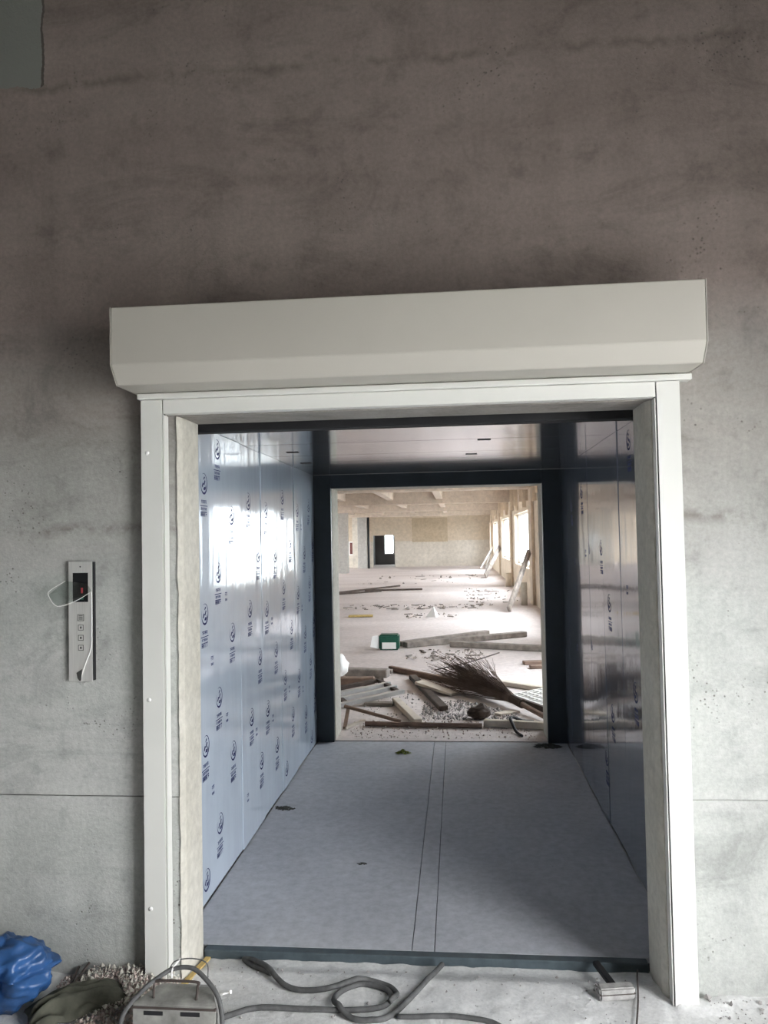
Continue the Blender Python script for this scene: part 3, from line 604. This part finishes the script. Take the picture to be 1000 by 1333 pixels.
# blue plastic sack
bm = bmesh.new(); bmesh.ops.create_icosphere(bm, subdivisions=5, radius=1.0)
for v in bm.verts:
    p = v.co.copy(); a = math.atan2(p.y, p.x)
    f = 1 + 0.16 * noise.noise(p * 1.7) + 0.13 * (1 - abs(noise.noise(p * 2.6 + Vector((3, 1, 2))) * 2)) - 0.09 + 0.05 * noise.noise(p * 6)
    fold = 0.10 * max(0, math.sin(a * 3 + p.z * 2.5)) ** 3
    if p.y < 0.2: fold -= 0.42 * math.exp(-((p.x - 0.30) / 0.17) ** 2 - ((p.z + 0.05) / 0.6) ** 2)
    q = p * (f + fold)
    v.co = (q.x * 0.155, q.y * 0.13, max(-0.93, q.z) * 0.118)
    if p.x > 0.35 and p.z < 0.15: v.co.x += 0.05 * (p.x - 0.35) ; v.co.z += 0.01
me = bpy.data.meshes.new('blue_sack'); bm.to_mesh(me); bm.free()
for p in me.polygons: p.use_smooth = True
me.materials.append(MT['tarp'])
o = link('blue_sack', me); o.location = (-1.60, -0.19, 0.112); tag(o, 'crumpled bright blue plastic sack against the concrete wall', 'sack')
# olive sacking and sticks
bm = bmesh.new(); bmesh.ops.create_grid(bm, x_segments=60, y_segments=40, size=1.0)
for v in bm.verts:
    u, w = v.co.x, v.co.y; e = (1 - u ** 4) * (1 - w ** 4)
    z = 0.045 * e + 0.016 * math.sin(w * 11 + u * 2 + noise.noise((u * 2, w * 2, 0)) * 3) * e + 0.012 * noise.noise((u * 3, w * 4, 1))
    L = 0.155 * (1 + 0.15 * noise.noise((u, w * 2, 5))); W = 0.075 * (1 + 0.2 * noise.noise((u * 2, w, 7)))
    ca, sa = math.cos(0.62), math.sin(0.62); v.co = (ca * u * L - sa * w * W, sa * u * L + ca * w * W, max(0.003, z + 0.012))
bmesh.ops.solidify(bm, geom=bm.faces, thickness=0.003)
me = bpy.data.meshes.new('sacking'); bm.to_mesh(me); bm.free()
for p in me.polygons: p.use_smooth = True
me.materials.append(MT['sack']); o = link('sacking', me); o.location = (-1.33, -0.205, 0.008); tag(o, 'crumpled olive sacking between blue sack and pink rubble', 'sacking')
for p, q, lab in (((-1.412, -0.125, 0.010), (-1.385, -0.008, 0.055), 'longer thin dark reddish stick leaning on the wall beside the blue sack'), ((-1.415, -0.105, 0.012), (-1.425, -0.008, 0.040), 'short dark stick leaning on the wall beside the blue sack')):
    tag(MB().tube([p, q], 0.005, 6).build('stick', 'rust'), lab, 'stick')
# rubble
PILED = {}; CELL = 0.003
def near_seg(x, y, o):
    (ax, ay), (bx_, by_), hw, end = o; dx, dy = bx_ - ax, by_ - ay; L = math.hypot(dx, dy)
    u = ((x - ax) * dx + (y - ay) * dy) / L; v = abs((y - ay) * dx - (x - ax) * dy) / L
    return -end < u < L + end and v < hw
def rubble(name, mat, n, reg, rmin, rmax, label, seed, zf=None, mound=None, avoid=()):
    rnd = random.Random(seed); mb = MB()
    for i in range(n):
        x = rnd.uniform(reg[0], reg[1]); y = rnd.uniform(reg[2], reg[3]); r = rmin + (rmax - rmin) * rnd.random() ** 3
        m = mound(x, y) if mound else 0
        if mound and m <= 0 and rnd.random() < 0.75: continue
        if any(near_seg(x, y, (o[0], o[1], o[2] + 1.35 * r, o[3] + 1.35 * r)) for o in avoid): continue
        base = zf(x, y) if zf else 0; k = max(1, round(0.7 * r / CELL)); ci, cj = round(x / CELL), round(y / CELL)
        cells = [(ci + a, cj + b_) for a in range(-k, k + 1) for b_ in range(-k, k + 1)]
        h = max(PILED.get(c_, 0.0) for c_ in cells)
        if h > max(0.0, m): continue                          # the heap is full here
        mb.stone((x, y, base + h + r * 0.6), r, rnd)
        for c_ in cells: PILED[c_] = h + r * 1.1
    return tag(mb.build(name, mat), label, 'rubble', None, 'stuff')
pile = lambda x, y: 0.05 * (1 - ((x + 1.22) / 0.27) ** 2 - ((y + 0.09) / 0.24) ** 2)
ca, sa = math.cos(0.62), math.sin(0.62)
FRONT = [((-1.157, -0.02), (-1.066, -0.02), 0.034, 0.0), ((-1.33 - ca * .14, -0.205 - sa * .14), (-1.33 + ca * .14, -0.205 + sa * .14), 0.070, 0.0),
         ((X0, -0.36), (X1, -0.36), 0.06, 0.004), ((-1.412, -0.125), (-1.385, -0.008), 0.004, 0.0), ((-1.415, -0.105), (-1.425, -0.008), 0.004, 0.0), ((-1.020, -0.080), (-0.998, 0.182), 0.011, 0.0),
         ((0.450, -0.022), (0.574, -0.002), 0.022, 0.0), ((-0.872, -0.106), (-0.828, -0.0795), 0.009, 0.0), ((-1.72, -0.19), (-1.53, -0.19), 0.10, 0.05)]
rubble('brick_rubble', 'stone_pink', 14000, (-1.47, -1.02, -0.34, -0.015), 0.0035, 0.012, 'heap of small pinkish rubble at the foot of the wall', 3, fz, lambda x, y: pile(x, y) * 0.75, FRONT)
rubble('white_rubble', 'plaster', 2200, (-1.44, -1.02, -0.33, -0.015), 0.0035, 0.011, 'pale mortar crumbs mixed into the pinkish rubble heap', 13, fz, pile, FRONT)
LAIDSEG = [((LAID[k][0].x, LAID[k][0].y), (LAID[k + 1][0].x, LAID[k + 1][0].y), LAID[k][1], 0.0) for k in range(len(LAID) - 1) if 1e-6 < (LAID[k][0] - LAID[k + 1][0]).length < 0.06]
rubble('grit', 'stone_grey', 300, (-0.98, 0.62, -0.33, 0.15), 0.0012, 0.007, 'loose grit scattered on the dusty floor', 4, fz, None, FRONT + LAIDSEG)
rubble('gravel', 'stone_grey', 150, (0.80, 1.25, -0.16, -0.015), 0.002, 0.012, 'crumbs of broken concrete by the bright guide rail', 8, fz)
# scraps on the car floor
def clump(name, c, r, h, mat, label, seed):
    rnd = random.Random(seed); mb = MB()
    for k in range(60):
        a = rnd.uniform(0, 2 * PI); q = rnd.random() ** .7
        x, y = c[0] + math.cos(a) * q * r, c[1] + math.sin(a) * q * r * 0.6; n0 = len(mb.v); rr = r * rnd.uniform(.12, .30)
        mb.stone((x, y, 0), rr, rnd)
        mb.v[n0:] = [(vx, vy, max(0.0005, (vz + rr) * h * (1.1 - q) / rr * 0.5)) for vx, vy, vz in mb.v[n0:]]
    return tag(mb.build(name, mat), label, 'scrap')
clump('scrap', (-0.434, 2.98, 0), 0.055, 0.03, 'leaf', 'yellow-green scrap on the elevator floor by the rear entrance', 1)
clump('dirt_clump', (0.645, 3.18, 0), 0.10, 0.03, 'dark_clump', 'dark clump of dirt at the foot of the rear entrance post', 2)
clump('dust_clump', (-1.06, 1.79, 0), 0.06, 0.006, 'dark_clump', 'thin smear of dirt beside the film-covered elevator wall', 3)
clump('floor_crumb', (-0.50, 1.03, 0), 0.022, 0.008, 'dark_clump', 'small dark crumbs on the elevator floor beside the strip', 4)

# ------------------------------------------------------------------ debris in the far hall
LYING = []
def plank(p, q, w, t, mat, label, name='plank', cat='plank'):
    LYING.append((Vector(p), Vector(q), w, t))
    return tag(MB().bar(p, q, w, t).build(name, mat, bevel=min(w, t) * 0.12), label, cat)
plank((-0.88, 8.62, 0.035), (0.46, 9.92, 0.035), 0.11, 0.07, 'wood_grey', 'short grey plank at the back of the stacked planks beside the green tin')
plank((-0.79, 8.47, 0.040), (1.04, 9.66, 0.040), 0.14, 0.08, 'wood_grey', 'long grey plank between the two others beside the green tin')
plank((-0.12, 8.56, 0.040), (1.45, 7.93, 0.040), 0.13, 0.08, 'wood_grey', 'grey plank angled in front of the other two beside the green tin')
gc = tag(empty('green_tin', (-1.06, 8.35, 0)), 'battered dark green tin lying open with a pale end', 'tin')
MB().box(-1.15, -0.86, 8.22, 8.46, 0.0, 0.215).build('tin_body', 'green', gc, bevel=0.02, seg=2)
MB().box(-1.10, -0.90, 8.205, 8.221, 0.02, 0.11).build('paper_label', 'plastic_white', gc)
sheet('open_flap', [(-1.16, 8.24, 0.02), (-1.27, 8.20, 0.05), (-1.24, 8.22, 0.20), (-1.15, 8.24, 0.21)], 'plastic_white', gc, 0.01)
plank((-0.84, 6.53, 0.030), (0.05, 5.56, 0.030), 0.06, 0.06, 'wood_brown', 'long brown batten running under the twig broom')
plank((-0.535, 5.98, 0.025), (-0.155, 4.36, 0.025), 0.085, 0.05, 'wood_dark', 'dark plank crossing under the short pale board')
plank((-0.43, 5.33, 0.088), (-0.05, 5.06, 0.018), 0.15, 0.03, 'wood_pale', 'short pale board lying across the dark plank')
plank((-1.36, 6.43, 0.020), (-0.80, 6.37, 0.020), 0.10, 0.04, 'wood_grey', 'thin grey lath, rearmost by the doorway edge')
plank((-1.32, 6.20, 0.045), (-0.82, 6.10, 0.045), 0.14, 0.09, 'wood_grey', 'thick grey plank in front of the thin lath')
plank((-1.40, 5.60, 0.045), (-0.93, 5.63, 0.045), 0.12, 0.09, 'wood_brown', 'short brown block behind the aluminium frame')
plank((-0.63, 4.74, 0.025), (-0.365, 3.84, 0.025), 0.075, 0.05, 'wood_pale', 'pale batten slanting from the aluminium frame to the long pole')
plank((-0.92, 4.62, 0.0175), (-0.642, 4.585, 0.0175), 0.08, 0.035, 'wood_grey', 'short grey offcut under the aluminium frame corner')
tag(MB().tube([(-0.815, 3.795, 0.021), (-0.3, 3.755, 0.021), (0.175, 3.735, 0.021)], 0.022, 8).build('pole', 'wood_brown'), 'long thin brown pole lying along the hall threshold', 'pole')
tag(MB().tube([(-1.03, 4.055, 0.112), (-0.52, 3.90, 0.015)], 0.016, 8).build('stick', 'wood_brown'), 'thin reddish stick above the long threshold pole', 'stick')
bt = tag(empty('bent_strip', (-0.98, 3.85, 0)), 'bent brown wooden strip forming a corner by the doorway', 'strip')
MB().bar((-1.0, 4.07, 0.088), (-0.975, 3.68, 0.012), 0.03, 0.02).build('strip_leg', 'wood_brown', bt)
MB().bar((-0.975, 3.68, 0.011), (-0.845, 3.95, 0.011), 0.035, 0.02).build('strip_leg', 'wood_pale', bt)
plank((0.19, 3.80, 0.030), (0.78, 3.70, 0.030), 0.06, 0.06, 'wood_pale', 'white painted batten at the hall threshold under the black strap')
tag(MB().tube(spline([(0.62, 3.93, 0.012), (0.52, 3.91, 0.026), (0.44, 3.85, 0.066), (0.412, 3.77, 0.0735), (0.412, 3.725, 0.070), (0.425, 3.66, 0.045), (0.445, 3.57, 0.014), (0.48, 3.45, 0.012)], 6), 0.012, 8).build('strap', 'black', smooth=True), 'black curved strap hanging over the white batten', 'strap')
plank((0.325, 4.20, 0.010), (0.505, 4.335, 0.010), 0.09, 0.02, 'wood_pale', 'small pale board offcut beneath the broom head')
bm = bmesh.new(); bmesh.ops.create_icosphere(bm, subdivisions=3, radius=1)
for v in bm.verts:
    p = v.co.copy(); f = 1 + 0.45 * noise.noise(p * 1.6 + Vector((2, 0, 5))) + 0.2 * noise.noise(p * 4); v.co = Vector((p.x * f * 0.10, p.y * f * 0.07, max(-0.8, p.z * f) * 0.065))
me = bpy.data.meshes.new('rock'); bm.to_mesh(me); bm.free(); me.materials.append(MT['wood_dark'])
o = link('rock', me); o.location = (0.165, 4.08, 0.052); tag(o, 'dark lump of debris among the gravel', 'rock')
plank((0.43, 5.64, 0.025), (1.1, 5.06, 0.025), 0.10, 0.05, 'wood_pale', 'pale plank behind the perforated panel')
plank((0.79, 6.95, 0.022), (1.4, 7.05, 0.022), 0.12, 0.04, 'wood_brown', 'brown board by the window wall, rear one of two')
plank((0.84, 6.66, 0.020), (1.4, 6.72, 0.020), 0.10, 0.04, 'wood_brown', 'brown board by the window wall, front one of two')
# aluminium frame
af = tag(empty('metal_frame', (-1.05, 4.95, 0)), 'dull aluminium window frame lying flat by the doorway', 'frame')
A, B, Cc, Dd = Vector((-1.30, 4.34, 0.020)), Vector((-0.56, 4.86, 0.085)), Vector((-0.83, 5.50, 0.085)), Vector((-1.57, 4.98, 0.020))
for t in (0.0, 0.33, 0.64, 1.0):
    MB().bar(A.lerp(Dd, t), B.lerp(Cc, t), 0.055, 0.04).build('frame_rail', 'alu' if t < 0.9 else 'wood_dark', af, bevel=0.004)
for t in (0.06, 0.94, 0.30): MB().bar(A.lerp(B, t), Dd.lerp(Cc, t), 0.05, 0.035).build('cross_rail', 'wood_dark', af, bevel=0.004)
# perforated panel: bars with holes between
pp = tag(empty('perforated_panel', (0.75, 4.7, 0)), 'white perforated plastic panel lying beside the broom handle', 'panel')
a0 = Vector((0.50, 4.90, 0.04)); du = nrm((0.30, -0.60, 0)); dv = nrm((0.60, 0.30, 0.05)); LU, LV = 0.85, 0.42
for k in range(14):
    p = a0 + du * LU * k / 13; MB().bar(p, p + dv * LV, 0.026, 0.02).build('panel_rib', 'plastic_white', pp)
for k in range(6):
    p = a0 + dv * LV * k / 5; MB().bar(p, p + du * LU, 0.026, 0.024).build('panel_rail', 'plastic_white', pp)
MB().bar(a0 - dv * .03 + Vector((0, 0, -.01)), a0 - dv * .03 + du * LU + Vector((0, 0, -.01)), 0.035, 0.05).build('panel_edge', 'wood_dark', pp)
# twig broom
bmr = tag(empty('twig_broom', (0.55, 4.4, 0)), 'large bundled twig broom lying with bristles fanned out', 'broom')
MB().tube([(0.80, 3.82, 0.025), (0.62, 4.21, 0.055), (0.49, 4.50, 0.080)], 0.024, 8).build('handle', 'wood_brown', bmr)
MB().tube([(0.56, 4.35, 0.07), (0.48, 4.52, 0.085)], 0.042, 10).build('binding', 'wood_dark', bmr)
rnd = random.Random(11); tw = MB()
def board_top(x, y):
    h = 0.0
    for p, q, w, t in LYING:
        d_ = Vector((q.x - p.x, q.y - p.y)); L_ = d_.length; u = ((x - p.x) * d_.x + (y - p.y) * d_.y) / L_; v = abs((y - p.y) * d_.x - (x - p.x) * d_.y) / L_
        if -0.03 < u < L_ + 0.03 and v < w / 2 + 0.03: h = max(h, p.z + (q.z - p.z) * min(1, max(0, u / L_)) + t / 2)
    return h
for k in range(560):
    u = rnd.gauss(0, 0.42); u = max(-1, min(1, u)); ang = math.radians(117 + u * 15); el = math.radians(max(-3, rnd.gauss(3.5 - u * 4, 2.6))); L = rnd.uniform(0.8, 1.5)
    b0 = Vector((0.49 + rnd.uniform(-.025, .025), 4.50 + rnd.uniform(-.02, .02), 0.08 + rnd.uniform(-.03, .03)))
    dd = Vector((math.cos(ang) * math.cos(el), math.sin(ang) * math.cos(el), math.sin(el)))
    m1 = b0 + dd * L * 0.5 + Vector((rnd.gauss(0, .03), rnd.gauss(0, .03), rnd.gauss(0.01, .02))); e1 = b0 + dd * L + Vector((rnd.gauss(0, .06), rnd.gauss(0, .06), rnd.gauss(0, .035)))
    m1.z = max(m1.z, 0.012); e1.z = max(e1.z, 0.008)
    pts = []
    for a in range(9):
        t = a / 8; q = b0 * (1 - t) ** 2 + m1 * 2 * t * (1 - t) + e1 * t * t
        if a: q.z = max(q.z, board_top(q.x, q.y) + 0.006)
        pts.append(q)
    tw.tube(pts, 0.0045, 3, 0.0018)
tag(tw.build('bristles', 'twig', bmr), 'dense brown twig bristles', None, None, 'stuff')
tag(MB().tube(spline([(-0.30, 6.45, 0.02), (0.1, 6.75, 0.06), (0.51, 7.26, 0.10)], 6), 0.008, 6).build('wire', 'rust'), 'thin bent wire behind the twig broom', 'wire')
# pale plastic bag at the door edge
bm = bmesh.new(); bmesh.ops.create_icosphere(bm, subdivisions=3, radius=1)
for v in bm.verts:
    p = v.co; f = 1 + 0.3 * noise.noise(p * 2.2) + 0.12 * noise.noise(p * 6); v.co = Vector((p.x * f * 0.13, p.y * f * 0.13, max(-0.9, p.z * f) * 0.15))
me = bpy.data.meshes.new('plastic_bag'); bm.to_mesh(me); bm.free(); me.materials.append(MT['plastic_white'])
for p in me.polygons: p.use_smooth = True
o = link('plastic_bag', me); o.location = (-1.40, 5.95, 0.14); tag(o, 'crumpled white plastic bag beside the grey planks', 'bag')
# loose rubble and litter in the hall
GROUND = [((p.x, p.y), (q.x, q.y), w / 2, 0.0) for p, q, w, t in LYING] + [((-0.815, 3.795), (0.175, 3.735), 0.024, 0.0), ((0.52, 3.91), (0.412, 3.77), 0.02, 0.0), ((0.425, 3.66), (0.48, 3.45), 0.016, 0.01), ((-0.70, 3.96), (-0.52, 3.90), 0.02, 0.0),
    ((-0.975, 3.68), (-0.845, 3.95), 0.02, 0.0), ((-1.0, 3.85), (-0.975, 3.66), 0.02, 0.0), ((0.10, 4.08), (0.23, 4.08), 0.095, 0.0), ((0.80, 3.82), (0.49, 4.50), 0.05, 0.0), ((0.49, 4.50), (-0.15, 5.26), 0.14, 0.02), ((0.02, 5.45), (0.55, 4.45), 0.16, 0.0)] + \
    [((A.lerp(Dd, t).x, A.lerp(Dd, t).y), (B.lerp(Cc, t).x, B.lerp(Cc, t).y), 0.03, 0.0) for t in (0.0, 0.33, 0.64, 1.0)]
rubble('hall_gravel', 'stone_grey', 1900, (-0.35, 0.50, 4.0, 4.78), 0.004, 0.022, 'spread of small gravel in front of the broom', 21, avoid=GROUND)
rubble('hall_crumbs', 'stone_pink', 380, (-0.98, 0.64, 3.66, 3.98), 0.003, 0.014, 'crumbs of brick along the hall threshold', 22, avoid=GROUND)
rubble('hall_crumbs', 'stone_pink', 260, (-0.92, 0.60, 3.38, 3.66), 0.002, 0.010, 'fine brick crumbs in the depth of the rear doorway', 25, avoid=GROUND)
rubble('hall_crumbs', 'stone_grey', 160, (-1.05, -0.3, 4.1, 5.3), 0.003, 0.014, 'grey crumbs around the aluminium frame', 23, avoid=GROUND)
def litter(n0, reg, label, seed, mat='wood_grey', smax=0.12):
    rnd = random.Random(seed); mb = MB(); n = n0 * 3
    for k in range(n):
        x, y = rnd.uniform(reg[0], reg[1]), rnd.uniform(reg[2], reg[3]); a = rnd.uniform(-1.5, 1.5); l = smax * (0.12 + 0.6 * rnd.random() ** 3)
        if math.hypot(x + 0.53, y - 12.83) < 0.20 + l: continue
        if rnd.random() < 0.6: mb.stone((x, y, l * .12), l * .3, rnd); continue
        mb.bar((x - math.cos(a) * l, y - math.sin(a) * l, 0.008), (x + math.cos(a) * l, y + math.sin(a) * l, 0.012), l * rnd.uniform(.2, .6), 0.015)
    return tag(mb.build('litter', mat), label, 'litter', None, 'stuff')
litter(34, (-0.7, 0.3, 7.3, 8.2), 'splinters and paper scraps in front of the green tin', 1)
litter(40, (-2.6, 0.9, 14.4, 15.6), 'band of litter across the middle of the hall floor', 2, smax=0.2)
litter(26, (-1.1, 0.0, 12.6, 13.4), 'small litter around the white paper scrap', 3, smax=0.14)
litter(30, (0.2, 1.5, 16.0, 21.0), 'litter along the foot of the window wall', 5, smax=0.22)
litter(18, (-3.6, 1.0, 24.0, 30.0), 'sparse litter towards the end wall', 6, smax=0.3)
tag(MB().add([(-0.66, 12.8, 0.0), (-0.46, 12.7, 0.0), (-0.50, 12.82, 0.20), (-0.56, 12.9, 0.02), (-0.40, 12.95, 0.0)], [(0, 1, 2), (0, 2, 3), (1, 4, 2), (2, 4, 3), (0, 3, 4, 1)]).build('paper_scrap', 'plastic_white'), 'crumpled white paper standing up on the hall floor', 'paper')
tag(MB().bar((-2.25, 12.9, 0.02), (-1.75, 12.95, 0.02), 0.22, 0.03).build('yellow_scrap', 'yellow', bevel=0.005), 'flat yellow scrap on the hall floor', 'scrap')
for p, q, lab in (((-3.6, 19.5, 0.03), (-1.9, 22.4, 0.04), 'thin dark rod, rearmost of three on the hall floor'), ((-2.82, 20.4, 0.03), (-1.09, 20.75, 0.03), 'thin dark rod with its end towards the window wall'), ((-3.55, 19.0, 0.03), (-2.3, 20.2, 0.03), 'thin dark rod, foremost of three on the hall floor')):
    tag(MB().tube([p, q], 0.03, 6).build('rod', 'wood_dark'), lab, 'rod')
# boards leaning on the window wall
def lean(p, q, w, t, mat, label, face=HX1):
    mb = MB().bar(p, q, w, t, up=(1, 0, 0.4)); dx = face - max(v[0] for v in mb.v); z0 = min(v[2] for v in mb.v)
    mb.v = [(x + dx, y, z - z0) for x, y, z in mb.v]
    return tag(mb.build('leaning_board', mat, bevel=0.01), label, 'board')
lean((1.06, 13.6, 0.03), (1.665, 15.27, 1.20), 0.13, 0.07, 'wood_grey', 'grey board leaning on the window wall with its foot in front of a pilaster', HX1 - 0.07)
lean((1.07, 26.8, 0.03), (1.735, 28.75, 1.09), 0.20, 0.07, 'wood_grey', 'grey brown board leaning midway down the window wall')
lean((1.12, 35.5, 0.03), (1.735, 35.6, 1.06), 0.16, 0.07, 'plastic_white', 'white board leaning near the end wall, further from the corner')
lean((1.40, 35.85, 0.03), (1.735, 35.95, 1.10), 0.16, 0.07, 'plastic_white', 'white board leaning near the end wall, closer to the corner')
tag(MB().tube([(1.52, 15.3, 0), (1.52, 15.3, 0.52)], 0.075, 10).build('pipe_stub', 'hall_low', smooth=True), 'short upright pipe stub at the foot of the pilaster', 'pipe')
tag(MB().tube([(1.60, 22.0, 0), (1.60, 22.0, 0.42)], 0.09, 10).build('pipe_stub', 'hall_wall', smooth=True), 'short tan pipe stub further along the window wall', 'pipe')
